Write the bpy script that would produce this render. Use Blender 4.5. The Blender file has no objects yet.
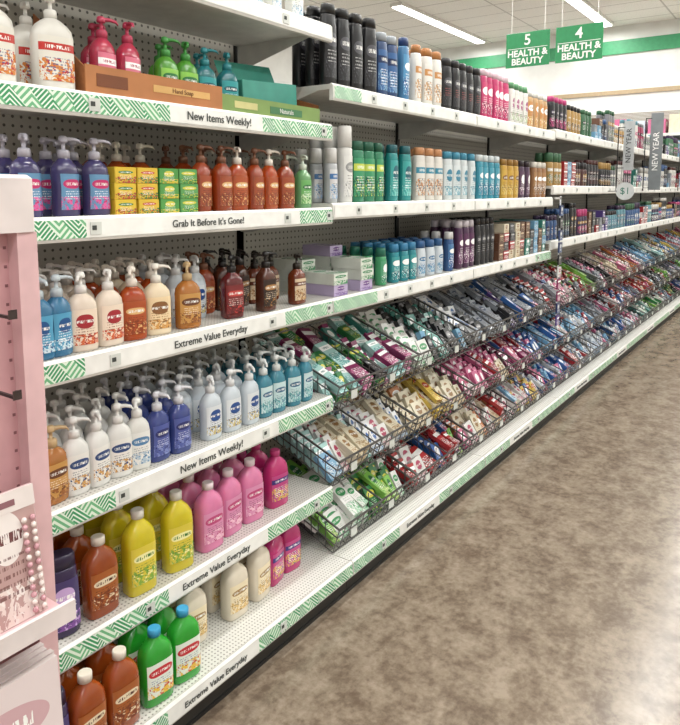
import bpy, math, random
from mathutils import Vector, Matrix
R=random.Random(7)
sc=bpy.context.scene
try: sc.view_settings.view_transform='Standard'
except Exception: pass

def srgb(c,desat=0.0):
    c=c.lstrip('#')
    if len(c)==3: c=''.join(q*2 for q in c)
    c=[int(c[i:i+2],16)/255 for i in (0,2,4)]
    if desat:
        g=sum(c)/3; c=[x+(g-x)*desat for x in c]
    return tuple((x/12.92 if x<=.04045 else ((x+.055)/1.055)**2.4) for x in c)+(1,)
DS=.10
# ---------------------------------------------------------------- materials
MATS={}
def newmat(name):
    m=bpy.data.materials.new(name); m.use_nodes=True
    nt=m.node_tree; b=nt.nodes['Principled BSDF']
    return m,nt,b
def plastic(col,rough=.32,trans=0,metal=0,coat=0):
    k=('p',col,rough,trans,metal,coat)
    if k in MATS: return MATS[k]
    m,nt,b=newmat('plastic_'+col.strip('#'))
    n=nt.nodes.new('ShaderNodeTexNoise'); n.inputs['Scale'].default_value=18
    r=nt.nodes.new('ShaderNodeValToRGB')
    c=srgb(col,.05 if trans else DS)
    r.color_ramp.elements[0].position=.3; r.color_ramp.elements[1].position=.7
    r.color_ramp.elements[0].color=tuple(x*.9 for x in c[:3])+(1,)
    r.color_ramp.elements[1].color=tuple(min(1,x*1.05) for x in c[:3])+(1,)
    tc=nt.nodes.new('ShaderNodeTexCoord')
    nt.links.new(tc.outputs['Object'],n.inputs['Vector'])
    nt.links.new(n.outputs['Fac'],r.inputs['Fac'])
    nt.links.new(r.outputs['Color'],b.inputs['Base Color'])
    b.inputs['Roughness'].default_value=rough
    b.inputs['Metallic'].default_value=metal
    b.inputs['Transmission Weight'].default_value=trans
    b.inputs['Coat Weight'].default_value=coat
    if trans:   # clear bottle filled with tinted liquid soap
        b.inputs['Roughness'].default_value=.06
        b.inputs['IOR'].default_value=1.38
        b.inputs['Subsurface Weight'].default_value=.6
        b.inputs['Subsurface Radius'].default_value=(1,.8,.6)
        b.inputs['Subsurface Scale'].default_value=.02
        b.inputs['Coat Weight'].default_value=.6; b.inputs['Coat Roughness'].default_value=.04
    MATS[k]=m; return m
class NT:
    def __init__(s,nt): s.nt=nt
    def m(s,op,a,b=None,c=None):
        n=s.nt.nodes.new('ShaderNodeMath'); n.operation=op
        for i,v in enumerate((a,b,c)):
            if v is None: continue
            if isinstance(v,(int,float)): n.inputs[i].default_value=v
            else: s.nt.links.new(v,n.inputs[i])
        return n.outputs[0]
    def mix(s,f,a,b):
        n=s.nt.nodes.new('ShaderNodeMix'); n.data_type='RGBA'
        for i,v in ((0,f),(6,a),(7,b)):
            if isinstance(v,(int,float,tuple)): n.inputs[i].default_value=v
            else: s.nt.links.new(v,n.inputs[i])
        return n.outputs[2]
    def sep(s,v):
        n=s.nt.nodes.new('ShaderNodeSeparateXYZ'); s.nt.links.new(v,n.inputs[0]); return n.outputs
    def coord(s,w):
        return s.nt.nodes.new('ShaderNodeTexCoord').outputs[w]
    def noise(s,vec,scale,detail=2,rough=.5,dist=0):
        n=s.nt.nodes.new('ShaderNodeTexNoise'); n.inputs['Scale'].default_value=scale
        n.inputs['Detail'].default_value=detail; n.inputs['Roughness'].default_value=rough; n.inputs['Distortion'].default_value=dist
        s.nt.links.new(vec,n.inputs['Vector']); return n.outputs['Fac']
    def ramp(s,f,stops):
        r=s.nt.nodes.new('ShaderNodeValToRGB'); e=r.color_ramp.elements
        while len(e)<len(stops): e.new(.5)
        for i,(p,c) in enumerate(stops): e[i].position=p; e[i].color=c
        s.nt.links.new(f,r.inputs['Fac']); return r.outputs['Color']
    def comb(s,x,y,z):
        n=s.nt.nodes.new('ShaderNodeCombineXYZ')
        for i,v in enumerate((x,y,z)):
            if isinstance(v,(int,float)): n.inputs[i].default_value=v
            else: s.nt.links.new(v,n.inputs[i])
        return n.outputs[0]
def label(bg,logo,txt,dec=None):
    """printed product label (UV based): logo (oval / band / disc), rows of small print, decor"""
    k=('l',bg,logo,txt,dec)
    if k in MATS: return MATS[k]
    style=sum(ord(ch) for ch in bg+logo+txt)%4
    m,nt,b=newmat('label_'+bg.strip('#')+logo.strip('#')); N=NT(nt)
    uv=N.coord('UV'); u,v,_=N.sep(uv)
    A=lambda x:N.m('ABSOLUTE',x)
    cu=N.m('SUBTRACT',u,.5)
    dn=N.noise(uv,6+style,3,.55,.9)
    zone=N.m('LESS_THAN',v,(.36,.5,.3,.42)[style])
    c=N.mix(N.m('MULTIPLY',N.m('GREATER_THAN',dn,.5),zone),srgb(bg,DS),srgb(dec or bg,DS))
    d3=N.noise(uv,11,2,.5,.5)
    c=N.mix(N.m('MULTIPLY',N.m('GREATER_THAN',d3,.6),zone),c,srgb(logo,DS))
    lv=(.72,.76,.66,.7)[style]
    if style==1:
        lf=N.m('LESS_THAN',A(N.m('SUBTRACT',v,lv)),.09)
    else:
        du=N.m('DIVIDE',cu,(.40,.4,.27,.36)[style]); dv=N.m('DIVIDE',N.m('SUBTRACT',v,lv),(.13,.1,.2,.1)[style])
        lf=N.m('LESS_THAN',N.m('ADD',N.m('MULTIPLY',du,du),N.m('MULTIPLY',dv,dv)),1.0)
    c=N.mix(lf,c,srgb(logo,DS))
    dash=N.noise(N.comb(N.m('MULTIPLY',u,22),N.m('MULTIPLY',v,5),.5),1.6,2)
    inl=N.m('MULTIPLY',N.m('LESS_THAN',A(N.m('SUBTRACT',v,lv)),.04),N.m('LESS_THAN',A(cu),.26))
    c=N.mix(N.m('MULTIPLY',inl,N.m('GREATER_THAN',dash,.5)),c,srgb('#f0f0ec') if sum(srgb(logo)[:3])<1.6 else srgb(txt,DS))
    row=N.m('FRACT',N.m('MULTIPLY',v,14)); rid=N.m('FLOOR',N.m('MULTIPLY',v,14))
    d2=N.noise(N.comb(N.m('MULTIPLY',u,30),rid,.3),1.5,1)
    tf=N.m('MULTIPLY',N.m('MULTIPLY',N.m('LESS_THAN',row,.42),N.m('GREATER_THAN',d2,.5)),
           N.m('MULTIPLY',N.m('LESS_THAN',v,.52),N.m('GREATER_THAN',v,(.3,.1,.2,.28)[style])))
    tf=N.m('MULTIPLY',tf,N.m('LESS_THAN',A(cu),.3))
    c=N.mix(N.m('MULTIPLY',tf,.8),c,srgb(txt,DS))
    nt.links.new(c,b.inputs['Base Color']); b.inputs['Roughness'].default_value=.3
    MATS[k]=m; return m
def special(name,fn,rough=.4,metal=0):
    m,nt,b=newmat(name); N=NT(nt)
    nt.links.new(fn(N),b.inputs['Base Color']); b.inputs['Roughness'].default_value=rough
    b.inputs['Metallic'].default_value=metal
    return m
def f_green(N):
    x,y,z=N.sep(N.coord('Object'))
    tri=N.m('PINGPONG',x,.05)
    s=N.m('FRACT',N.m('MULTIPLY',N.m('ADD',z,tri),85))
    par=N.m('GREATER_THAN',N.m('SINE',N.m('MULTIPLY',N.m('ADD',x,N.m('MULTIPLY',z,.8)),75)),0.0)
    c=N.mix(N.m('LESS_THAN',s,.6),srgb('#e0e8de'),srgb('#35905c'))
    s2=N.m('FRACT',N.m('MULTIPLY',N.m('SUBTRACT',z,tri),60))
    c2=N.mix(N.m('LESS_THAN',s2,.5),srgb('#d8e6d6'),srgb('#68ac7c'))
    return N.mix(par,c,c2)
def f_perf(N):
    x,y,z=N.sep(N.coord('Object'))
    fx=N.m('SUBTRACT',N.m('FRACT',N.m('MULTIPLY',x,80)),.5); fy=N.m('SUBTRACT',N.m('FRACT',N.m('MULTIPLY',y,80)),.5)
    d=N.m('ADD',N.m('MULTIPLY',fx,fx),N.m('MULTIPLY',fy,fy))
    return N.mix(N.m('LESS_THAN',d,.05),srgb('#d8d7d1'),srgb('#8d8b84'))
def f_peg(N):
    x,y,z=N.sep(N.coord('Object'))
    fx=N.m('SUBTRACT',N.m('FRACT',N.m('MULTIPLY',x,39)),.5); fy=N.m('SUBTRACT',N.m('FRACT',N.m('MULTIPLY',z,39)),.5)
    d=N.m('ADD',N.m('MULTIPLY',fx,fx),N.m('MULTIPLY',fy,fy))
    return N.mix(N.m('LESS_THAN',d,.03),srgb('#b4b0a6'),srgb('#55524c'))
def f_floor(N):
    o=N.coord('Object'); x,y,z=N.sep(o)
    n1=N.noise(o,9,8,.66,.2); n2=N.noise(o,38,5,.65,.2); n3=N.noise(o,1.8,3,.5)
    v=N.m('ADD',N.m('ADD',N.m('MULTIPLY',n1,.56),N.m('MULTIPLY',n2,.34)),N.m('MULTIPLY',n3,.12))
    c=N.ramp(v,[(.40,srgb('#635548')),(.47,srgb('#746657')),(.53,srgb('#867868')),(.62,srgb('#978a7a'))])
    row=N.m('FLOOR',N.m('DIVIDE',y,.152))
    sy=N.m('LESS_THAN',N.m('FRACT',N.m('DIVIDE',y,.152)),.012)
    sx=N.m('LESS_THAN',N.m('FRACT',N.m('ADD',N.m('DIVIDE',x,.914),N.m('MULTIPLY',row,.37))),.003)
    return N.mix(N.m('MULTIPLY',N.m('MAXIMUM',sx,sy),.14),c,srgb('#564a40'))
def f_ceil(N):
    x,y,z=N.sep(N.coord('Object'))
    g=N.m('MAXIMUM',N.m('LESS_THAN',N.m('FRACT',N.m('DIVIDE',x,.61)),.05),N.m('LESS_THAN',N.m('FRACT',N.m('DIVIDE',y,1.22)),.025))
    sp=N.noise(N.coord('Object'),40,2)
    c=N.mix(N.m('GREATER_THAN',sp,.6),srgb('#f2f2ee'),srgb('#e6e6e2'))
    return N.mix(g,c,srgb('#c6c6c2'))
def f_wall(N):
    n=N.noise(N.coord('Object'),3,3)
    return N.ramp(n,[(.3,srgb('#dadad6')),(.7,srgb('#e6e6e2'))])
def f_card(N):
    n=N.noise(N.coord('Object'),60,3)
    return N.ramp(n,[(.3,srgb('#8e5630')),(.7,srgb('#a86a3c'))])
GREEN=special('shelf_strip_green_pattern',f_green,.35)
PERF=special('perforated_white_steel',f_perf,.35)
PEG=special('pegboard',f_peg,.7)
FLOOR=special('mottled_vinyl_floor',f_floor,.22)
CEIL=special('ceiling_tile',f_ceil,.9)
WALL=special('painted_wall',f_wall,.8)
CARD=special('cardboard',f_card,.7)
WHITE=plastic('#dddcd6',.35); STRIPW=plastic('#e8e8e3',.3); BLACK=plastic('#161616',.4); INK=plastic('#3a3f3c',.6)
TAGY=plastic('#cfd3cd',.5); KICK=plastic('#26231f',.5); WIRE=plastic('#6c6b6a',.3,0,.6)

# ---------------------------------------------------------------- mesh builder
class MB:
    def __init__(s): s.v=[];s.f=[];s.m=[];s.sm=[];s.uv=[];s.mats=[];s.M=Matrix.Identity(4)
    def mi(s,mat):
        if mat not in s.mats: s.mats.append(mat)
        return s.mats.index(mat)
    def av(s,p):
        q=s.M@Vector(p); s.v.append(q[:]); return len(s.v)-1
    def face(s,ids,mat,smooth=False,uv=None):
        s.f.append(ids); s.m.append(s.mi(mat)); s.sm.append(smooth); s.uv.append(uv or [(0,0)]*len(ids))
    def box(s,x0,x1,y0,y1,z0,z1,mat,front=None,top=None):
        i=[s.av((x,y,z)) for z in (z0,z1) for y in (y0,y1) for x in (x0,x1)]
        uvq=[(0,0),(1,0),(1,1),(0,1)]
        s.face([i[0],i[2],i[3],i[1]],mat); s.face([i[4],i[5],i[7],i[6]],top or mat,uv=uvq)
        s.face([i[0],i[1],i[5],i[4]],front or mat,uv=uvq); s.face([i[2],i[6],i[7],i[3]],mat)
        s.face([i[0],i[4],i[6],i[2]],mat,uv=uvq); s.face([i[1],i[3],i[7],i[5]],mat)
    def bbox(s,x0,x1,y0,y1,z0,z1,mat,b=.004,front=None):
        pr=[(z0,0),(z1-b,0),(z1,b)]
        rings=[]
        for z,o in pr:
            a=[(x0+o+b,y0+o),(x1-o-b,y0+o),(x1-o,y0+o+b),(x1-o,y1-o-b),(x1-o-b,y1-o),(x0+o+b,y1-o),(x0+o,y1-o-b),(x0+o,y0+o+b)]
            rings.append([s.av((p[0],p[1],z)) for p in a])
        for r in range(2):
            for j in range(8):
                k=(j+1)%8
                s.face([rings[r][j],rings[r][k],rings[r+1][k],rings[r+1][j]],(front if (j==0 and r==0 and front) else mat),uv=[(0,0),(1,0),(1,1),(0,1)])
        s.face(rings[2],mat); s.face(rings[0][::-1],mat)
    def wire(s,p,q,r,mat):
        p=Vector(p);q=Vector(q);d=(q-p).normalized()
        a=d.cross(Vector((0,0,1)));
        if a.length<.01: a=d.cross(Vector((1,0,0)))
        a.normalize(); b=d.cross(a)
        i=[s.av(e+a*(r*cx)+b*(r*cy)) for e in (p,q) for cx,cy in ((-1,-1),(1,-1),(1,1),(-1,1))]
        for j in range(4): s.face([i[j],i[(j+1)%4],i[4+(j+1)%4],i[4+j]],mat)
        s.face(i[0:4][::-1],mat); s.face(i[4:8],mat)
    def lathe(s,prof,mats,n=18,capb=True,capt=True):
        rings=[]
        for z,rx,ry,e in prof:
            r=[]
            for j in range(n):
                a=2*math.pi*(j+.5)/n; c,q=math.cos(a),math.sin(a)
                r.append(s.av((rx*math.copysign(abs(c)**(2/e),c),ry*math.copysign(abs(q)**(2/e),q),z)))
            rings.append(r)
        for k in range(len(rings)-1):
            for j in range(n):
                l=(j+1)%n
                s.face([rings[k][j],rings[k][l],rings[k+1][l],rings[k+1][j]],mats,True)
        if capb: s.face(rings[0][::-1],mats)
        if capt: s.face(rings[-1],mats)
    def patch(s,prof,z0,z1,ang,mat,off=.0009,nu=10,nv=5):
        def interp(z):
            for a,b in zip(prof,prof[1:]):
                if a[0]<=z<=b[0] and b[0]>a[0]:
                    t=(z-a[0])/(b[0]-a[0]); return [a[i]+(b[i]-a[i])*t for i in (1,2,3)]
            return prof[-1][1:]
        g=[]
        for v in range(nv+1):
            z=z0+(z1-z0)*v/nv; rx,ry,e=interp(z); row=[]
            for u in range(nu+1):
                a=-math.pi/2-ang+2*ang*u/nu; c,q=math.cos(a),math.sin(a)
                row.append(s.av(((rx+off)*math.copysign(abs(c)**(2/e),c),(ry+off)*math.copysign(abs(q)**(2/e),q),z)))
            g.append(row)
        for v in range(nv):
            for u in range(nu):
                s.face([g[v][u],g[v][u+1],g[v+1][u+1],g[v+1][u]],mat,True,[(u/nu,v/nv),((u+1)/nu,v/nv),((u+1)/nu,(v+1)/nv),(u/nu,(v+1)/nv)])
    def mesh(s,name):
        me=bpy.data.meshes.new(name); me.from_pydata(s.v,[],s.f)
        for m in s.mats: me.materials.append(m)
        me.polygons.foreach_set('material_index',s.m); me.polygons.foreach_set('use_smooth',s.sm)
        uvl=me.uv_layers.new(name='UVMap'); flat=[c for f in s.uv for t in f for c in t]
        uvl.data.foreach_set('uv',flat); me.update(); return me
    def obj(s,name,loc=(0,0,0),parent=None):
        o=bpy.data.objects.new(name,s.mesh(name)); sc.collection.objects.link(o); o.location=loc
        if parent: o.parent=parent
        return o
def inst(name,me,loc,rz=0):
    o=bpy.data.objects.new(name,me); sc.collection.objects.link(o); o.location=loc; o.rotation_euler=(0,0,rz); return o
def text(name,body,loc,size,mat,rot=(math.pi/2,0,0),parent=None,bold=0.0):
    cu=bpy.data.curves.new(name,'FONT'); cu.body=body; cu.size=size; cu.align_x='CENTER'; cu.align_y='CENTER'; cu.extrude=.0004; cu.offset=bold
    cu.materials.append(mat); o=bpy.data.objects.new(name,cu); sc.collection.objects.link(o); o.location=loc; o.rotation_euler=rot
    if parent: o.parent=parent
    return o

# ---------------------------------------------------------------- bottles
def at(mb,x,y,z,rz=0):
    mb.M=Matrix.Translation((x,y,z))@Matrix.Rotation(rz,4,'Z')
def pump(mb,body,cap,lab,w=.036,d=.024,h=.145,e=2.6,noz=0,waist=0,lz=(.12,.72),n=18):
    pr=[(0,w*.9,d*.9,e),(.004,w*.98,d*.98,e),(.01,w,d,e),(h*.3,w*(1-waist*.5),d,e),(h*.5,w*(1-waist),d,e),(h*.72,w*(1-waist*.3),d,e),(h*.82,w*.93,d*.95,e),(h*.9,w*.74,d*.8,2.3),(h*.96,w*.46,d*.58,2),(h*.985,.013,.013,2),(h,.0125,.0125,2)]
    mb.lathe(pr,body,n)
    if lab: mb.patch(pr,h*lz[0],h*lz[1],.95,lab)
    c=[(h-.003,.0142,.0142,2),(h+.013,.0142,.0142,2),(h+.017,.0115,.0115,2),(h+.018,.0045,.0045,2),(h+.034,.0045,.0045,2),(h+.0345,.0105,.0095,2),(h+.039,.012,.0105,2),(h+.047,.0105,.009,2),(h+.05,.006,.005,2)]
    mb.lathe(c,cap,12)
    M0=mb.M.copy(); mb.M=mb.M@Matrix.Rotation(noz,4,'Z')
    a=[]
    for (y,zc,hw,hh) in ((-.006,h+.042,.0065,.0045),(-.022,h+.043,.005,.0036),(-.036,h+.040,.0042,.003),(-.041,h+.033,.0038,.0018)):
        a.append([mb.av((-hw,y,zc-hh)),mb.av((hw,y,zc-hh)),mb.av((hw*.8,y,zc+hh)),mb.av((-hw*.8,y,zc+hh))])
    for k in range(3):
        for j in range(4): mb.face([a[k][j],a[k][(j+1)%4],a[k+1][(j+1)%4],a[k+1][j]],cap,True)
    mb.face(a[3],cap); mb.M=M0
def flip(mb,body,cap,lab,w=.034,d=.022,h=.2,e=2.4,caph=.035,n=14,taper=.1):
    b=h-caph
    pr=[(0,w*.88,d*.88,e),(.006,w,d,e),(b*.5,w,d,e),(b*.8,w*(1-taper*.4),d,e),(b*.97,w*(1-taper),d*(1-taper),e),(b,w*(1-taper)*.95,d*.85,e)]
    mb.lathe(pr,body,n)
    if lab: mb.patch(pr,b*.12,b*.85,1.1,lab,nu=6,nv=4)
    k=w*(1-taper)*.97; q=d*(1-taper)*.97
    mb.lathe([(b+.0015,k,q,e),(h-.006,k*.95,q*.95,e),(h,k*.86,q*.86,e)],cap,n)
def refill(mb,body,cap,lab,w=.046,d=.03,h=.21,e=3.5,n=20):
    pr=[(0,w*.92,d*.92,e),(.006,w,d,e),(h*.35,w*.985,d,e),(h*.66,w,d,e),(h*.76,w*.94,d*.95,3),(h*.84,w*.72,d*.8,2.6),(h*.9,w*.42,d*.6,2),(h*.93,.015,.015,2),(h*.97,.015,.015,2)]
    mb.lathe(pr,body,n)
    if lab: mb.patch(pr,h*.14,h*.62,.85,lab)
    mb.lathe([(h*.945,.0175,.0175,2),(h*1.04,.0175,.0175,2),(h*1.05,.015,.015,2)],cap,14)

VAR={}
def var(key,name,fn,*a,**k):
    ms=[]
    for nz in ((-.5,.3,1.0) if fn is pump else (0,)):
        mb=MB()
        if fn is pump: k['noz']=nz
        fn(mb,*a,**k); ms.append(mb.mesh(name))
    VAR[key]=(name,ms)
P=plastic
var('blue','soap_pump_bottle',pump,P('#3888b8',.15,.35),P('#b9c6cc'),label('#4a9fc8','#16508f','#ffffff','#cfe5ee'),w=.034,waist=.1)
var('flower','soap_pump_bottle',pump,P('#e0d0be',.2),P('#e6e4de'),label('#ead6c0','#a8202c','#8a3c2a','#d8602f'),w=.037)
var('amber','soap_pump_bottle',pump,P('#d0581a',.12,.4),P('#e6ddd0'),label('#b04c20','#e0b070','#5d2411','#8a3414'),w=.036)
var('amberdk','soap_pump_bottle',pump,P('#b84a1a',.12,.4),P('#7a4c34'),label('#a04420','#e0b070','#5d2411','#7a2c12'),w=.036)
var('cream','soap_pump_bottle',pump,P('#e6d3b2',.25),P('#ece8dc'),label('#ecd2a4','#8a5a2e','#9a6a2a','#d89a4a'),w=.038,e=3)
var('gold','soap_pump_bottle',pump,P('#cc843a',.15,.35),P('#c4a474'),label('#c8924a','#6a3a1c','#f3e7d0','#9a5a28'),w=.038,h=.14)
var('dred','soap_pump_bottle',pump,P('#6c1a1c',.15,.2),P('#171313'),label('#7c2426','#c83a34','#e8d0c8','#5c191c'),w=.034,h=.145,e=4)
var('dbrown','soap_pump_bottle',pump,P('#5a2a18',.15,.2),P('#171313'),label('#2e1810','#b07a3c','#e9d8be','#1e0e08'),w=.034,e=4)
var('brown','soap_pump_bottle',pump,P('#7a3518',.15,.2),P('#20170f'),label('#d8c2a0','#6a3018','#6a3018','#b98d5a'),w=.033,h=.125,e=3)
var('white','soap_pump_bottle',pump,P('#dadad4',.3),P('#e4e4e0'),label('#e4e4e0','#4a7fae','#556677','#a9c0d2'),w=.033)
var('olay','soap_pump_bottle',pump,P('#dcdcd8',.3),P('#e2e2de'),label('#e4e2dc','#24427a','#3a4a6a','#cf9a4f'),w=.034)
var('dial','soap_pump_bottle',pump,P('#c4ced6',.3),P('#dadcdc'),label('#d8dee2','#1f4a90','#27476f','#c8b46a'),w=.036)
var('purpblue','soap_pump_bottle',pump,P('#4a5cac',.12,.45),P('#d4d6dc'),label('#4a58a0','#22286c','#dfe3f5','#7a88c4'),w=.036,waist=.12)
var('teal','soap_pump_bottle',pump,P('#4aa0b8',.12,.4),P('#dadfdd'),label('#c0dadc','#1b5c86','#2a6f78','#62a8ac'),w=.032)
var('softp','soap_pump_bottle',pump,P('#544e84',.15,.4),P('#aaa7b2'),label('#5a8fb8','#c81c64','#ffffff','#e0509a'),w=.035,waist=.1,h=.14)
var('pinkp','soap_pump_bottle',pump,P('#d84464',.15,.35),P('#c03656'),label('#e0708a','#ffffff','#b01040','#c83a5a'),w=.034)
var('greenp','soap_pump_bottle',pump,P('#60b43c',.15,.35),P('#3d943e'),label('#8ccf4c','#1c7a35','#ffffff','#d8e86a'),w=.036,h=.13)
var('tealp','soap_pump_bottle',pump,P('#228a92',.15,.35),P('#23848c'),label('#2aa0a4','#0d5866','#ffffff','#8ad0cc'),w=.034,h=.13)
var('greencl','soap_pump_bottle',pump,P('#82c082',.15,.35),P('#cfdccb'),label('#64ae5a','#1b6a2d','#ffffff','#c0d8a8'),w=.032,h=.135)
var('arm','lotion_pump_bottle',pump,P('#dcd9d0',.3),P('#e4e2da'),label('#e0dcd0','#c62a22','#2d4a8a','#d8812f'),w=.046,d=.033,h=.165,e=3)
var('armo','lotion_pump_bottle',pump,P('#d8924d',.3),P('#e9e5df'),label('#e0d8cc','#c62a22','#2d4a8a','#d8812f'),w=.042,d=.03,h=.155,e=3)
var('yellow','liquid_soap_refill_bottle',refill,P('#e4d422',.15,.2),P('#dcd9ce'),label('#dcc83a','#f0eca8','#3c7a2a','#7aaa3a'),h=.222)
var('rpink','liquid_soap_refill_bottle',refill,P('#e684b2',.2,.1),P('#e6d6da'),label('#d888b0','#c03a74','#7a1a4a','#eebccf'),h=.2)
var('rhot','liquid_soap_refill_bottle',refill,P('#c63078',.2,.1),P('#c43478'),label('#c03c7e','#3a2a7a','#ffffff','#dcb23f'),h=.19)
var('ramber','liquid_soap_refill_bottle',refill,P('#b8561a',.12,.4),P('#d8cfc0'),label('#a85a24','#e4d4b4','#4d1e0d','#7a3214'),h=.198)
var('rgreen','liquid_soap_refill_bottle',refill,P('#30bc38',.12,.35),P('#2c98c8'),label('#dfe8dc','#c8202d','#1b4fa0','#ecc23a'),h=.195)
var('rcream','liquid_soap_refill_bottle',refill,P('#e0d5c0',.25),P('#e6e1d4'),label('#e8d8b4','#a07a3c','#8a6a3a','#d8b26a'),h=.19)
var('rpurp','shampoo_bottle',flip,P('#33264e',.2),P('#2a2140'),label('#44386e','#c9a9e0','#ffffff','#7e4aa0'),w=.042,d=.028,h=.21)

ROWP=.075
def face_row(key,x,z,y0=1.47,rows=3,dy=ROWP,jit=.006):
    nm,ms=VAR[key]
    for r in range(rows):
        inst(nm,R.choice(ms),(x+R.uniform(-jit,jit),y0+r*dy+R.uniform(-.003,.003),z+.0005),R.uniform(-.3,.25))

# ---------------------------------------------------------------- gondola
F=1.42; BACK=1.86
SEC=1.22; X0=.75
def shelf(name,x0,x1,zc,strips,front=F,txts=(),back=BACK,tags=()):
    mb=MB(); zt=zc+.026
    mb.box(x0+.002,x1-.002,front+.012,back,zt-.018,zt,WHITE,top=PERF)
    pr=[(front+.012,zt),(front+.003,zt+.003),(front-.001,zt-.001),(front-.004,zt-.004),(front-.006,zc-.024),(front-.003,zc-.030),(front+.012,zc-.030)]
    a=[[mb.av((x,y,z)) for y,z in pr] for x in (x0+.002,x1-.002)]
    for i in range(len(pr)-1): mb.face([a[0][i],a[0][i+1],a[1][i+1],a[1][i]],WHITE)
    mb.face(a[0],WHITE); mb.face(a[1][::-1],WHITE)
    for x in (x0+.004,x1-.004):
        mb.face([mb.av((x,front+.06,zt-.018)),mb.av((x,back,zt-.018)),mb.av((x,back,zt-.10)),mb.av((x,back-.06,zt-.10))],WHITE)
    for (a0,a1,mt) in strips:
        b=[mb.av((a0,front-.0052,zc+.021)),mb.av((a1,front-.0052,zc+.021)),mb.av((a1,front-.0075,zc-.022)),mb.av((a0,front-.0075,zc-.022))]
        mb.face(b[::-1],mt)
    for t in tags:
        mb.box(t,t+.03,front-.0095,front-.0078,zc-.016,zc+.014,TAGY)
        mb.box(t+.004,t+.016,front-.0102,front-.0094,zc-.005,zc+.006,INK)
    o=mb.obj(name)
    for (b,x,wd) in txts:
        text('strip_text',b,(x,front-.0085,zc-.001),wd/len(b)*1.9,INK,parent=o,bold=.0002)
    return zt
G,W_=GREEN,STRIPW
E='Extreme Value Everyday'
s0=shelf('gondola_shelf',X0,X0+SEC,2.035,[(.76,1.96,W_)],tags=(1.3,1.7))
s1=shelf('gondola_shelf',X0,X0+SEC,1.70,[(.755,1.235,G),(1.235,1.60,W_),(1.60,1.965,G)],txts=[('New Items Weekly!',1.42,.28)],tags=(.99,1.9))
s2=shelf('gondola_shelf',X0,X0+SEC,1.41,[(.755,.97,G),(.97,1.78,W_),(1.78,1.965,G)],txts=[("Grab It Before It's Gone!",1.37,.36)],tags=(.98,1.7,1.93))
s3=shelf('gondola_shelf',X0,X0+SEC,1.08,[(.755,.95,G),(.95,1.7,W_),(1.7,1.965,G)],txts=[(E,1.37,.34)],tags=(1.02,1.62,1.93))
s4=shelf('gondola_shelf',X0,X0+SEC,.722,[(.755,1.02,G),(1.02,1.66,W_),(1.66,1.965,G)],txts=[('New Items Weekly!',1.36,.28)],tags=(1.03,1.58,1.92))
s5=shelf('gondola_shelf',X0,X0+SEC,.373,[(.755,1.18,G),(1.18,1.6,W_),(1.6,1.965,G)],txts=[(E,1.37,.33)],tags=(1.1,1.85))
NSEC=10
FB=1.33
for i in range(NSEC):
    xa=X0+i*SEC; xb=xa+SEC
    c=xa+.52
    shelf('gondola_base_deck',xa,xb,.105,[(xa+.005,c-.18,G),(c-.18,c+.18,W_),(c+.18,xb-.005,G)],front=FB,txts=[(E,c,.29)],tags=(xa+.2,xa+.8))
    mb=MB(); mb.box(xa+.001,xb-.001,FB+.025,FB+.04,0,.075,KICK); mb.box(xa+.001,xb-.001,FB+.02,FB+.025,.0,.012,BLACK); mb.obj('kick_plate')
for i in (1,2):
    xa=X0+i*SEC; xb=xa+SEC
    t1=shelf('gondola_shelf',xa,xb,1.842,[(xa+.01,xa+.18,G),(xa+.18,xb-.01,W_)] if i==1 else [(xa+.01,xb-.01,W_)],tags=[xa+.25+k*.24 for k in range(4)])
    t2=shelf('gondola_shelf',xa,xb,1.425,[(xa+.01,xb-.01,W_)],tags=[xa+.15+k*.27 for k in range(4)])
    t3=shelf('gondola_shelf',xa,xb,1.08,[(xa+.005,xa+.3,G),(xa+.3,xb-.005,W_)] if i==1 else [(xa+.005,xb-.3,W_),(xb-.3,xb-.01,G)],tags=[xa+.35+k*.2 for k in range(4)])
for i in range(3,NSEC):
    xa=X0+i*SEC; xb=xa+SEC
    u1=shelf('gondola_shelf',xa,xb,1.86,[(xa+.01,xb-.01,W_)],tags=[xa+.2+k*.3 for k in range(3)])
    u2=shelf('gondola_shelf',xa,xb,1.50,[(xa+.01,xb-.01,W_)],tags=[xa+.2+k*.3 for k in range(3)])
    u3=shelf('gondola_shelf',xa,xb,1.14,[(xa+.01,xb-.01,W_)],tags=[xa+.2+k*.3 for k in range(3)])
for i in range(NSEC):
    xa=X0+i*SEC; xb=xa+SEC; top=2.3 if i==0 else 1.93
    mb=MB(); mb.box(xa,xb,BACK+.012,BACK+.03,0.02,top,PEG)
    for x in ((xa,xb) if i in(0,NSEC-1) else (xa,)):
        mb.box(x-.014,x+.014,BACK+.001,BACK+.012,0,top,BLACK)
    mb.box(xa,xb,BACK+.008,BACK+.034,top,top+.02,WHITE)
    mb.obj('gondola_back_panel')

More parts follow.
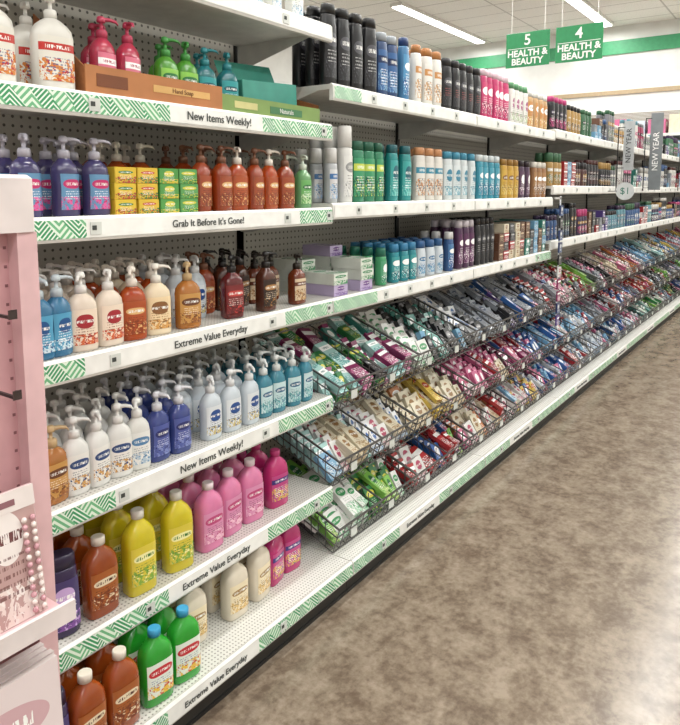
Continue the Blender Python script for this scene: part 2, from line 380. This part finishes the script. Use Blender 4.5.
# ------------------------------------------------ section-1 goods
for k,x in (('blue',.865),('blue',.925),('flower',.99),('flower',1.06),('amber',1.135),('cream',1.22),('gold',1.33),('dred',1.51),('dbrown',1.665),('brown',1.83)):
    face_row(k,x,s3,rows=1,y0=1.47)
for k,x,n in (('blue',.83,3),('white',.905,3),('flower',.975,3),('flower',1.05,3),('amber',1.125,3),('cream',1.2,3),('amber',1.28,3),('dial',1.365,3),('dial',1.44,3),('amberdk',1.52,2),('dbrown',1.6,2),('dbrown',1.68,2),('brown',1.76,2),('brown',1.84,2)):
    face_row(k,x,s3,rows=n,y0=1.56 if x<1.45 else 1.6)
for k,x in (('softp',.855),('softp',.95),('softp',1.035)): face_row(k,x,s2,rows=3)
for k,x,n in (('amberdk',1.40,3),('amberdk',1.475,3),('amber',1.55,3),('amberdk',1.625,3),('amber',1.70,3),('amberdk',1.775,3),('greencl',1.875,3)): face_row(k,x,s2,rows=n,y0=1.475)
for x in (1.12,1.2,1.28): face_row('amber',x,s2,rows=2,y0=1.60)
def carton(name,x,y,z,w,d,h,body,lab,rz=0):
    mb=MB(); mb.bbox(-w/2,w/2,0,d,0,h,body,.0015,front=lab); o=mb.obj(name,(x,y,z)); o.rotation_euler=(0,0,rz); return o
for i,(x,c,l,dc) in enumerate(((1.11,'#e0bc2c','#1b7a3a','#b8322a'),(1.182,'#deb830','#c8281f','#1b7a3a'),(1.254,'#4a9a42','#d8d048','#d8b62c'),(1.324,'#549f50','#d6d040','#2a7a30'))):
    for j in range(3):
        carton('bar_soap_carton',x+R.uniform(-.002,.002),1.445,s2+.0005+j*.0405,.066,.075,.04,P(c),label(c,l,'#ffffff',dc))
for k,x in (('arm',.80),('arm',.935)): face_row(k,x,s1,rows=2,y0=1.475,dy=.1)
face_row('armo',.87,s1,rows=1,y0=1.60)
face_row('arm',.84,s1,rows=1,y0=1.75)
mb=MB(); tx0,tx1,ty0,ty1=1.0,1.92,1.435,1.64
OL=P('#7c9a50',.6); OR=P('#b8743f',.6); TE=P('#3a9a88',.45)
z=s1+.001
mb.box(tx0,tx1,ty0,ty1,z,z+.004,CARD)
mb.box(tx0,1.45,ty0,ty0+.004,z+.004,z+.068,OR); mb.box(1.45,tx1,ty0,ty0+.004,z+.004,z+.05,OL)
mb.box(tx0,tx1,ty1-.004,ty1,z+.004,z+.09,CARD)
for x in (tx0,tx1-.004):
    hb=.21 if x==tx0 else .12
    i=[mb.av(p) for p in ((x,ty0+.004,z+.004),(x,ty1,z+.004),(x,ty1,z+hb),(x,ty0+.004,z+.062))]
    mb.face(i,CARD)
    j=[mb.av(p) for p in ((x+.004,ty0+.004,z+.004),(x+.004,ty1,z+.004),(x+.004,ty1,z+hb),(x+.004,ty0+.004,z+.062))]
    mb.face(j[::-1],CARD); mb.face([i[3],i[2],j[2],j[3]],CARD)
mb.box(1.03,1.12,ty0-.0012,ty0-.0002,z+.02,z+.05,P('#7a3f1c')); mb.box(1.2,1.4,ty0-.0012,ty0-.0002,z+.026,z+.044,P('#d9a85f'))
mb.box(1.5,1.6,ty0-.0012,ty0-.0002,z+.015,z+.035,P('#c8c280')); mb.box(1.66,1.82,ty0-.0012,ty0-.0002,z+.012,z+.034,P('#3c7a4a'))
tray=mb.obj('cardboard_display_tray')
text('tray_text','Hand Soap',(1.3,ty0-.0018,z+.035),.017,P('#6a3414'),parent=tray); text('tray_text','Naturals',(1.74,ty0-.0018,z+.023),.02,STRIPW,parent=tray)
for k,x,yy in (('pinkp',1.09,1.49),('pinkp',1.165,1.49),('greenp',1.29,1.485),('greenp',1.365,1.485),('greenp',1.33,1.57),('tealp',1.45,1.5),('tealp',1.53,1.5),('tealp',1.49,1.58),('pinkp',1.12,1.57)):
    face_row(k,x,s1+.005,rows=1,y0=yy)
mb=MB(); mb.M=Matrix.Translation((1.58,1.50,s1+.006))@Matrix.Rotation(math.radians(-3),4,'Y')
mb.bbox(.03,.30,0,.09,.01,.11,TE,.002); 
q=[mb.av(p) for p in ((.03,.0905,.1099),(.30,.0905,.1099),(.30,.12,.18),(.03,.12,.18))]; mb.face(q,TE)
mb.obj('open_soap_carton')
for x in (.85,.95,1.05,1.15,1.3,1.4,1.5,1.65,1.75,1.85): face_row('arm' if x<1.2 else 'white',x,s0,rows=2,y0=1.49,dy=.12)
for k,x in (('gold',.885),('olay',.955),('olay',1.01),('olay',1.075),('white',1.145),('purpblue',1.21),('purpblue',1.29),('dial',1.41),('dial',1.50),('dial',1.58),('teal',1.655),('teal',1.73),('teal',1.805),('teal',1.88)):
    face_row(k,x,s4,rows=1,y0=1.475)
for k,x in (('olay',.85),('olay',.93),('olay',1.0),('olay',1.07),('white',1.14),('purpblue',1.215),('purpblue',1.295),('dial',1.37),('dial',1.445),('dial',1.52),('dial',1.595),('teal',1.67),('teal',1.74),('teal',1.81),('teal',1.88)):
    face_row(k,x,s4,rows=3,y0=1.56,dy=.078)
for k,x,yy in (('rpurp',.895,1.48),('ramber',1.005,1.475),('yellow',1.135,1.475),('yellow',1.265,1.475),('rpink',1.40,1.48),('rpink',1.51,1.5),('rpink',1.615,1.5),('rhot',1.74,1.5)):
    face_row(k,x,s5,rows=3,y0=yy,dy=.095)
zb=.131
for k,x,yy,n in (('rpurp',.80,1.385,3),('ramber',.893,1.385,4),('ramber',.995,1.385,4),('rgreen',1.10,1.385,4),('rgreen',1.20,1.385,4),('rcream',1.315,1.48,4),('rcream',1.49,1.47,4),('rcream',1.61,1.475,4),('rhot',1.715,1.49,3),('rhot',1.81,1.50,3)):
    face_row(k,x,zb,rows=n,y0=yy,dy=.085)

# ------------------------------------------------ sections 2+ bottle masses
def mass(name,x0,x1,z,kind,body,cap,lab,h=.24,w=.033,rows=3,y0=1.475,e=2.4,d=.024):
    mb=MB(); pitch=2*w+.006; n=max(1,int((x1-x0)/pitch)); 
    for i in range(n):
        x=x0+(i+.5)*(x1-x0)/n
        for r in range(rows):
            at(mb,x-x0,r*(2*d+.018)+R.uniform(-.004,.004),0,R.uniform(-.2,.2))
            if kind=='flip': flip(mb,body,cap,lab,w=w,d=d,h=h,e=e,n=12)
            else: flip(mb,body,cap,lab,w=w,d=w,h=h,e=2,n=12,caph=h*.28,taper=.02)
    mb.M=Matrix.Identity(4)
    mb.obj(name,(x0,y0,z+.0005))
L=label
T=t1
blk=lambda a='#c9c9c9':L('#1c1c20','#4a4a52',a,'#2a2a30')
mass('black_shampoo_bottles',1.985,2.33,T,'flip',P('#17171a',.3),P('#101012'),blk(),h=.285,w=.036)
mass('navy_body_wash_bottles',2.34,2.50,T,'flip',P('#23406e',.3),P('#9aa2aa'),L('#2f5f9a','#0f2a5a','#ffffff','#6a98c0'),h=.25,w=.034)
mass('blue_shampoo_bottles',2.51,2.60,T,'flip',P('#3a75a4',.3),P('#1c3a70'),L('#4a8fbe','#ffffff','#ffffff','#1a4a8a'),h=.26,w=.034)
mass('white_conditioner_bottles',2.62,2.90,T,'flip',P('#dcdad4',.3),P('#b8783f'),L('#e0ded8','#c88a4a','#6a6a6a','#c9a070'),h=.25,w=.035)
mass('black_body_wash_bottles',2.92,3.33,T,'flip',P('#1a1a1e',.3),P('#222226'),blk('#b05050'),h=.24,w=.036)
mass('pink_shampoo_bottles',3.34,3.72,T,'flip',P('#c02c66',.3),P('#dcc0cc'),L('#cc3c70','#ffffff','#ffffff','#7a1a4a'),h=.25,w=.034)
mass('white_lotion_bottles',3.73,4.02,T,'flip',P('#d9d8d4',.3),P('#5a9a6a'),L('#dfdfda','#a84a80','#555555','#9fbf8a'),h=.23,w=.033)
mass('orange_shampoo_bottles',4.03,4.39,T,'flip',P('#c8a070',.3),P('#e0e0dc'),L('#c88a4a','#ffffff','#7a3a1a','#d8c070'),h=.22,w=.033)
T=t2
mass('white_hair_spray_cans',2.0,2.07,T,'round',P('#b8bcc0',.3),P('#dcdcda'),L('#d8d8da','#3a70b0','#555555','#a0c0e0'),h=.2,w=.025)
mass('white_shampoo_bottles',2.09,2.16,T,'round',P('#e0e0dc',.3),P('#e6e6e2'),L('#e4e4e0','#999999','#777777','#cfcfcf'),h=.285,w=.03)
mass('green_body_wash_bottles',2.17,2.40,T,'flip',P('#2f8560',.25),P('#1f5f48'),L('#359a68','#c8d84a','#ffffff','#1b5f4a'),h=.235,w=.034)
mass('teal_body_wash_bottles',2.42,2.64,T,'flip',P('#229090',.25),P('#145f68'),L('#30a4a0','#0f5f70','#ffffff','#7fd0c8'),h=.235,w=.034)
mass('cream_body_wash_bottles',2.66,2.92,T,'flip',P('#dcd8d0',.3),P('#c88a5a'),L('#e0dcd4','#2a8aa8','#8a5a3a','#c99060'),h=.235,w=.035)
mass('white_body_wash_bottles',2.94,3.30,T,'flip',P('#ced6d8',.3),P('#3a8fae'),L('#d4dee0','#2a7f9f','#557788','#7fb4c4'),h=.23,w=.035)
mass('aqua_body_wash_bottles',3.31,3.63,T,'flip',P('#3090a8',.25),P('#cfd8da'),L('#409cb4','#ffffff','#ffffff','#1a6088'),h=.23,w=.034)
mass('yellow_shampoo_bottles',3.64,3.90,T,'flip',P('#c89a34',.3),P('#9a6f2a'),L('#d0a43a','#7a4a1a','#5a3010','#d8c070'),h=.22,w=.034)
mass('purple_shampoo_bottles',3.91,4.12,T,'flip',P('#4e3650',.3),P('#2a2028'),L('#5a3a56','#ffffff','#ffffff','#906a8a'),h=.22,w=.034)
mass('tan_shampoo_bottles',4.13,4.39,T,'flip',P('#9a6a40',.3),P('#d9d4ca'),L('#a87a4a','#ffffff','#ffffff','#6a4020'),h=.22,w=.034)
T=t3
def boxes(name,x0,x1,z,cols,bw=.09,bh=.035,bd=.14,nz=3,y0=1.44,rows=2):
    mb=MB(); n=max(1,int((x1-x0)/(bw+.003)))
    for i in range(n):
        c=cols[i%len(cols)] if len(cols)<=n else R.choice(cols)
        for r in range(rows):
            k=nz-R.randint(0,1)
            for j in range(k):
                cc=c if R.random()<.7 else R.choice(cols)
                lab=L(cc[0],cc[1],cc[2],cc[3]); body=P(cc[0],.4)
                at(mb,(i+.5)*(x1-x0)/n+R.uniform(-.003,.003),r*(bd+.01)+R.uniform(0,.008),j*(bh+.0006),R.uniform(-.03,.03))
                mb.box(-bw/2,bw/2,0,bd,0,bh,body,front=lab,top=lab)
    mb.M=Matrix.Identity(4); return mb.obj(name,(x0,y0,z+.0005))
cG=('#d6dcd2','#2f8a54','#2f8a54','#4a9a66'); cP=('#b8a8cc','#6a3a8a','#6a3a8a','#7a5aa0'); cT=('#3a8a7e','#ffffff','#ffffff','#1b6a60'); cB=('#c4d0dc','#1c4f86','#1c4f86','#5a8fbc')
cK=('#222226','#8a8a90','#dddddd','#3a3a40'); cR=('#b42a2e','#ffffff','#ffffff','#6a1818'); cW=('#dcdbd8','#b03a5c','#777777','#cfa0aa'); cY=('#d4b44a','#b43a1f','#5a3a10','#ddd08a')
cPk=('#cc648e','#ffffff','#ffffff','#a02a5a'); cLg=('#7ab84a','#1b6a3a','#ffffff','#c8d88a'); cLb=('#70a8cc','#1c4f86','#ffffff','#c4d8e4'); cOr=('#c87a44','#ffffff','#ffffff','#8a4a20'); cCr=('#dad0b6','#987244','#8a5a2a','#bfa47c'); cPu=('#56428a','#ffffff','#ffffff','#8a74a8'); cGy=('#8c929a','#2a3a5a','#333333','#b8bcc0'); cDg=('#2a7a40','#d8d048','#ffffff','#124a28'); cBr=('#6a4634','#d0b488','#e8d8c0','#3e2418')
cTq=('#a4d0cc','#ffffff','#2a6a70','#4aa0a0'); cMg=('#8a2a5c','#ffffff','#ffffff','#c86a98'); cNv=('#27396a','#c8ccd0','#ffffff','#4a68a0')
cWg=('#e4e4e0','#3a9a5a','#888888','#9ac8a8'); cWb=('#e0e2e4','#2a62a8','#888888','#a8c4dc'); cBl=('#2f62a8','#ffffff','#ffffff','#c43a3a')
boxes('bar_soap_boxes',1.975,2.15,T,[cG,cG,cP],bw=.085,bh=.042,nz=3)
boxes('bar_soap_boxes',2.155,2.33,T,[cG,cG,cP],bw=.085,bh=.042,nz=4)
mass('green_small_bottles',2.34,2.45,T,'flip',P('#44a06a',.25),P('#1d6f58'),L('#4aa074','#ffffff','#ffffff','#1d6f58'),h=.155,w=.026,rows=4)
mass('teal_small_bottles',2.46,2.68,T,'flip',P('#248a96',.25),P('#2f7fae'),L('#309a9e','#ffffff','#ffffff','#125868'),h=.165,w=.028,rows=4)
mass('blue_white_bottles',2.69,2.95,T,'flip',P('#ccd6de',.3),P('#2a5a90'),L('#ccd6de','#1f6aa0','#1f5aa0','#5a98c0'),h=.165,w=.03,rows=4)
mass('blue_spray_bottles',2.96,3.08,T,'flip',P('#33588e',.25),P('#d8d8d8'),L('#3a72a8','#ffffff','#ffffff','#1a3a80'),h=.19,w=.03,rows=3)
mass('purple_slim_bottles',3.10,3.30,T,'flip',P('#4c2a4c',.3),P('#c8c0c8'),L('#5a2a54','#ffffff','#ffffff','#8a5a84'),h=.24,w=.028,rows=3)
mass('black_slim_bottles',3.31,3.56,T,'flip',P('#1a1a1e',.3),P('#101014'),blk(),h=.245,w=.028,rows=3)
boxes('hair_color_boxes',3.58,4.0,T,[cBr,cR,cK,cCr],bw=.07,bh=.05,nz=4)
boxes('hair_color_boxes',4.01,4.38,T,[cT,cK,cLb,cBr],bw=.07,bh=.05,nz=4)
cols=['#1d1d22','#d4d2cc','#2f5488','#a02c58','#3a6a4a','#7a7a80','#3a2a4a','#b08a4a','#5a90a0','#b8b8b4','#522a2a','#26262c','#c03a78']
NMS={'#1d1d22':'black','#d4d2cc':'white','#2f5488':'blue','#a02c58':'magenta','#3a6a4a':'green','#7a7a80':'grey','#3a2a4a':'dark_purple','#b08a4a':'gold','#5a90a0':'aqua','#b8b8b4':'silver','#522a2a':'maroon','#26262c':'dark_grey','#c03a78':'pink'}
for z,hh,pal in ((u1,.22,cols+['#1d1d22','#a02c58','#c03a78']),(u2,.2,['#d4d2cc','#b08a4a','#522a2a','#7a7a80','#b8b8b4','#1d1d22','#26262c']),(u3,.2,['#2f5488','#3a2a4a','#5a90a0','#1d1d22','#a02c58','#26262c'])):
    x=X0+3*SEC+.02
    while x<X0+NSEC*SEC-.4:
        w=R.uniform(.16,.36); c=R.choice(pal); c2=R.choice(cols); c3=R.choice(cols)
        if R.random()<.78:
            mass(NMS[c]+'_toiletry_bottles',x,x+w,z,R.choice(['flip','flip','round']),P(c,.3),P(c2),L(c,c3,'#ffffff',c2),h=hh+R.uniform(-.07,.05),w=.032,rows=2)
        else:
            boxes('boxed_toiletries',x,x+w,z,R.sample([cK,cBr,cR,cLb,cPu,cW,cGy,cT],3),bw=.08,bh=.055,nz=3)
        x+=w+.012

# ------------------------------------------------ wire dump baskets (tilted to the shopper)
BW=SEC/2-.006
DP,RI,HF,LEAN=.34,.14,.10,.032
def basket_mesh():
    mb=MB(); r=.0019; w=BW
    def fr(z): return -LEAN*z/HF
    nx=14
    for i in range(nx+1):
        x=w*i/nx
        mb.wire((x,0,0),(x,fr(HF),HF),r*.75,WIRE)
        mb.wire((x,0,0),(x,DP,RI),r*.75,WIRE)
    for k,z in enumerate((0,.033,.066,HF)): mb.wire((0,fr(z),z),(w,fr(z),z),r if k<3 else .0032,WIRE)
    for x in (0,w/2,w):
        for k,z in enumerate((.033,.066,HF)):
            mb.wire((x,fr(z),z),(x,DP,RI+z),r if k<2 else .003,WIRE)
        for j in range(1,10):
            y=DP*j/10; zz=RI*j/10; mb.wire((x,y,zz),(x,y,zz+HF),r*.7,WIRE)
    for j in (3,7,10): 
        y=DP*j/10; mb.wire((0,y,RI*j/10),(w,y,RI*j/10),r*.7,WIRE)
    mb.wire((0,DP,RI+HF),(w,DP,RI+HF),.003,WIRE)
    for f in (.15,.62): mb.box(w*f,w*f+.04,fr(.05)-.007,fr(.05)-.004,.03,.062,TAGY)
    return mb.mesh('wire_basket')
BM=basket_mesh()
ANG=math.degrees(math.atan2(RI,DP))
def heap(x,z,pal):
    """cartons and blister packs: facings of one product filed upright or stacked lengthways"""
    mb=MB(); w=BW
    for half in (0,1):
        xx=.008+half*w/2; xe=w/2*(half+1)-.006
        pcs=R.sample(pal,min(3,len(pal)))
        while xx<xe-.028:
            pc=R.choice(pcs)
            pw=R.choice([.038,.045,.06,.075,.09]); 
            if xx+pw>xe: pw=xe-xx
            th=R.uniform(.018,.032)
            y=.008; up=R.random()<.6
            ln=R.uniform(.11,.15) if up else R.uniform(.10,.17); fill=R.uniform(.05,.095)
            d=R.uniform(.02,.032)
            while y<DP-.04:
                base=RI*y/DP+.011
                cc=pc if R.random()<.85 else R.choice(pal)
                if up:
                    mb.M=Matrix.Translation((xx+pw/2+R.uniform(-.003,.003),y,base))@Matrix.Rotation(math.radians(-34+R.uniform(-8,8)),4,'X')@Matrix.Rotation(R.uniform(-.1,.1),4,'Y')
                    q=pw*.46; mb.box(-q,q,0,d*.9,0,ln*.9,P(cc[0],.3),front=L(*cc)); y+=d*1.35; continue
                lev=max(1,int((fill+R.uniform(-.015,.02))/th))
                for l in range(lev):
                    cc=pc if R.random()<.8 else R.choice(pal)
                    mb.M=Matrix.Translation((xx+pw/2+R.uniform(-.006,.006),y+R.uniform(-.004,.012),base+l*(th+.001)))@Matrix.Rotation(math.radians(ANG+R.uniform(-3,13)),4,'X')@Matrix.Rotation(R.uniform(-.22,.22),4,'Z')@Matrix.Rotation(R.uniform(-.15,.15),4,'Y')
                    q=pw*.45
                    mb.box(-q,q,0,ln*.93,0,th*.93,P(cc[0],.3),front=L(*cc),top=L(*cc))
                y+=ln*.66
            xx+=pw+.001
    mb.M=Matrix.Identity(4)
    mb.obj('packaged_toiletries_pile',(x,F+.003,z))
nb=2*(NSEC-1)
pal1=[[cT,cK,cMg,cTq,cDg],[cTq,cWg,cLb,cT,cK],[cGy,cK,cWb,cGy,cTq],[cPu,cGy,cW,cK,cBl],[cPk,cR,cW,cBl,cGy],[cLg,cR,cWg,cGy,cK],[cK,cGy,cPk,cLb,cNv]]
pal2=[[cW,cWb,cLb,cCr,cTq],[cCr,cW,cCr,cY,cOr],[cPk,cW,cPk,cCr,cR],[cPk,cR,cBl,cW,cMg],[cLb,cBl,cW,cWb,cR],[cR,cLb,cWb,cBl,cPk],[cGy,cW,cPk,cK,cR]]
pal3=[[cLg,cDg,cLg,cWg,cWg],[cR,cW,cR,cBl,cLg],[cR,cOr,cW,cPk,cCr],[cW,cBl,cLb,cWb,cY],[cLb,cWb,cBl,cPk],[cWb,cLb,cGy,cR],[cB,cLb,cWb,cPk]]
allp=pal1+pal2+pal3
for i in range(nb):
    x=X0+SEC+.003+i*SEC/2
    for t,(z,pl) in enumerate(zip((.685,.40,.135),(pal1,pal2,pal3))):
        p=pl[i] if i<len(pl) else R.choice(allp)
        inst('wire_basket',BM,(x,F,z))
        heap(x,z,p)

# ------------------------------------------------ clip strip, aisle flags
mb=MB()
cx,cy=4.44,1.375
mb.box(cx-.014,cx+.014,cy,cy+.002,.62,1.46,P('#cfd3d8',.2))
for k in range(10):
    z=1.40-k*.08; c=R.choice([cMg,cNv,cW,cPu,cK]); mb.box(cx-.03,cx+.03,cy-.012,cy-.003,z-.066,z,P(c[0],.4),front=L(*c))
mb.box(cx-.016,cx+.016,cy,F-.009,1.44,1.452,WHITE)
mb.obj('hanging_clip_strip')
def flag(x,z0,z1,w,txt,bg,fg):
    mb=MB(); mb.bbox(-.002,.002,-w,0,z0,z1,bg,.0012); mb.wire((0,-.01,z0+.02),(0,.042,z0+.02),.003,BLACK); mb.wire((0,-.01,z1-.05),(0,.042,z1-.05),.003,BLACK)
    mb.wire((0,.042,1.49),(0,.042,z1-.045),.004,BLACK)
    o=mb.obj('aisle_flag_sign',(x,F-.06,0))
    text('flag_text',txt,(-.0028,-w/2,(z0+z1)/2),w*.66,fg,rot=(math.pi/2,math.radians(-90),-math.pi/2),parent=o,bold=.0005)
flag(6.0,1.66,2.06,.085,'NEW YEAR',P('#b4b8ba',.4),P('#3a3e40'))
flag(7.05,1.50,2.22,.11,'NEW YEAR',P('#7c8286',.4),P('#f4f4f2'))
flag(9.0,1.5,2.2,.12,'NEW YEAR',P('#5a6064',.4),STRIPW)
mb=MB(); n=28
rg=[[mb.av((xx,.07*math.cos(2*math.pi*j/n),.07*math.sin(2*math.pi*j/n))) for j in range(n)] for xx in (-.002,.002)]
DW=P('#cfd4d4')
for j in range(n): mb.face([rg[0][j],rg[0][(j+1)%n],rg[1][(j+1)%n],rg[1][j]],DW)
mb.face(rg[0],DW); mb.face(rg[1][::-1],DW)
mb.wire((0,.06,0),(0,.13,0),.003,BLACK)
o=mb.obj('round_price_sign',(5.75,F-.145,1.49)); text('sign_text','$1',(-.0028,0,0),.075,P('#3a7a6a'),rot=(math.pi/2,0,-math.pi/2),parent=o)

# ------------------------------------------------ pink wing display at the near left
PK=P('#d09a9f',.5); PKL=P('#dfb4b7',.45); PKD=P('#b98288',.55); CRM=P('#e0d4d2',.5)
mb=MB(); x0,x1,y0,y1=.12,.645,1.08,1.36
mb.box(x0,x1,y1-.02,y1,0,1.50,PK)
mb.box(x1-.035,x1,y0,y1-.02,0,1.43,PKL); mb.box(x0,x0+.03,y0,y1-.02,0,1.43,PKL)
mb.box(x0+.03,x1-.035,y0+.03,y0+.04,.80,1.43,PK)
mb.bbox(x0-.01,x1-.002,y0-.004,y1-.021,1.43,1.525,CRM,.006)
mb.box(x0+.03,x1-.035,y0,y1-.02,.0,.12,PKD)
HOLE=P('#8a5a60',.8)
for i in range(14):
    for j in range(18):
        hx=x0+.055+i*.033; hz=.86+j*.032
        mb.box(hx-.0025,hx+.0025,y0+.0292,y0+.0299,hz-.0025,hz+.0025,HOLE)
for z in (.80,.45): 
    mb.box(x0+.0,x1-.035,y0-.10,y0,z-.008,z,PKL); mb.box(x0,x1-.03,y0-.108,y0-.1,z-.012,z+.022,CRM)
for z in (1.30,1.17):
    for x in (.30,.44,.565):
        mb.wire((x,y0+.03,z),(x,y0-.05,z),.0024,BLACK); mb.wire((x,y0-.05,z),(x,y0-.054,z+.012),.0024,BLACK)
        mb.box(x-.007,x+.007,y0-.056,y0-.054,z-.002,z+.013,P('#3a2a28'))
mb.obj('pink_cardboard_display')
beadm=P('#e0cfc9',.2); beadp=P('#c8929a',.2)
packl=label('#b89490','#e6dcd8','#6a3a3a','#e2d0ca')
for k,x in enumerate((.31,.425,.54)):
    mb=MB(); mb.bbox(-.054,.054,0,.006,0,.215,P('#c8a8a8',.3),.002,front=packl); mb.box(-.054,.054,-.0012,-.0002,.18,.214,P('#e2d6d2'))
    mb.box(-.04,.02,-.002,-.0013,.19,.20,P('#8a5a62'))
    for a in (-.046,.03,.045):
        for b in range(13):
            mb.M=Matrix.Translation((a,-.0045,.01+b*.0125)); mb.lathe([(-.005,.001,.001,2),(-.0035,.0036,.0036,2),(0,.005,.005,2),(.0035,.0036,.0036,2),(.005,.001,.001,2)],R.choice([beadm,beadp,beadm]),8)
    mb.M=Matrix.Identity(4)
    o=mb.obj('pearl_bead_pack',(x,y0-.062,.801)); o.rotation_euler=(math.radians(-8),0,0)
flw=label('#dccccc','#c9a0a6','#a0707a','#b88a90')
for xx in (.49,.25):
    for k in range(4):
        mb=MB(); mb.box(-.105,.105,0,.012,0,.27,P('#e2d8d4',.5),front=flw); 
        mb.box(-.103,-.1,-.001,0,0.0,.27,P('#b97e82')); o=mb.obj('floral_notebook',(xx+.004*(k%2),y0-.097+k*.015,.4505)); o.rotation_euler=(math.radians(-4),0,0)

# ------------------------------------------------ room
mb=MB(); mb.box(-5,15,-5,9,-.05,0,FLOOR); mb.obj('floor')
mb=MB(); mb.box(-5,15,-5,9,4.7,4.75,CEIL); mb.obj('ceiling')
GB=P('#3a9a66',.5)
mb=MB(); mb.box(14.5,14.6,-5,9,0,4.7,WALL); mb.obj('wall_far')
mb=MB(); mb.box(14.46,14.499,-5,9,4.16,4.42,GB); mb.obj('trim_1')
mb=MB(); mb.box(14.46,14.499,-5,9,3.38,3.46,P('#b09a78',.5)); mb.obj('trim_2')
mb=MB(); mb.box(-5,15,-5.1,-5,0,4.7,WALL); mb.obj('wall_right')
mb=MB(); mb.box(-5,15,9,9.1,0,4.7,WALL); mb.obj('wall_left')
mb=MB()
for k in range(26):
    y=-1.5+k*.36; 
    for zz in (2.15,2.55):
        h=R.uniform(.22,.36); c=R.choice([cR,cB,cY,cW,cOr,cPk,cDg,cLb,cCr]); mb.box(14.05,14.35,y,y+.3,zz,zz+h,P(c[0],.5),front=L(*c))
mb.box(13.98,14.46,-1.6,8,2.5,2.55,WHITE); mb.box(13.98,14.46,-1.6,8,2.10,2.15,WHITE); mb.box(14.4,14.46,-1.6,8,0,3,PEG)
for zz in (.3,.8,1.3,1.75): mb.box(13.98,14.46,-1.6,8,zz-.05,zz,WHITE)
mb.obj('perimeter_shelving')
SG=P('#1f8a50',.45)
for (n,yc) in (('5',2.97),('4',2.37)):
    mb=MB(); mb.bbox(-.006,.006,-.265,.265,-.2,.2,SG,.004)
    for yy in (-.2,.2): mb.wire((0,yy,.2),(0,yy,1.52),.0025,WHITE)
    mb.box(-.0075,-.0065,-.24,.24,.012,.018,STRIPW)
    o=mb.obj('aisle_number_sign',(8.1,yc,3.16))
    r=(math.pi/2,0,-math.pi/2)
    text('sign_number',n,(-.0085,0,.105),.17,STRIPW,rot=r,parent=o,bold=.003)
    text('sign_line_1','HEALTH &',(-.0085,0,-.045),.105,STRIPW,rot=r,parent=o,bold=.003)
    text('sign_line_2','BEAUTY',(-.0085,0,-.14),.105,STRIPW,rot=r,parent=o,bold=.003)
em,nt,b=newmat('fluorescent_tube'); b.inputs['Base Color'].default_value=(1,1,1,1); b.inputs['Emission Color'].default_value=(1,1,.98,1); b.inputs['Emission Strength'].default_value=5
def fixture(y,x0,x1):
    mb=MB(); mb.box(x0,x1,y-.12,y+.12,4.64,4.699,WHITE); mb.box(x0+.02,x1-.02,y-.09,y+.09,4.625,4.64,em)
    mb.obj('ceiling_light_fixture')
    ld=bpy.data.lights.new('ceiling_lamp','AREA'); ld.shape='RECTANGLE'; ld.size=x1-x0; ld.size_y=.2; ld.energy=22*(x1-x0); ld.color=(1,.995,.965)
    lo=bpy.data.objects.new('ceiling_lamp',ld); sc.collection.objects.link(lo); lo.location=((x0+x1)/2,y,4.6)
for y in (-3.4,-1.0,1.2,3.6,6.2):
    for x in (-4,1,6,10.5): fixture(y,x,x+3.6)
w=bpy.data.worlds.new('World'); sc.world=w; w.use_nodes=True
w.node_tree.nodes['Background'].inputs[0].default_value=(1,.995,.97,1); w.node_tree.nodes['Background'].inputs[1].default_value=.45

# ------------------------------------------------ camera
cd=bpy.data.cameras.new('camera'); cam=bpy.data.objects.new('camera',cd); sc.collection.objects.link(cam); sc.camera=cam
cd.sensor_fit='HORIZONTAL'; cd.sensor_width=36; cd.lens=36; cd.shift_y=-.1346; cd.clip_start=.02
psi=math.radians(35.1); th=math.radians(6.8)
cam.location=(0,0,1.5)
dirv=Vector((math.cos(psi)*math.cos(th),math.sin(psi)*math.cos(th),-math.sin(th)))
cam.rotation_euler=dirv.to_track_quat('-Z','Y').to_euler()
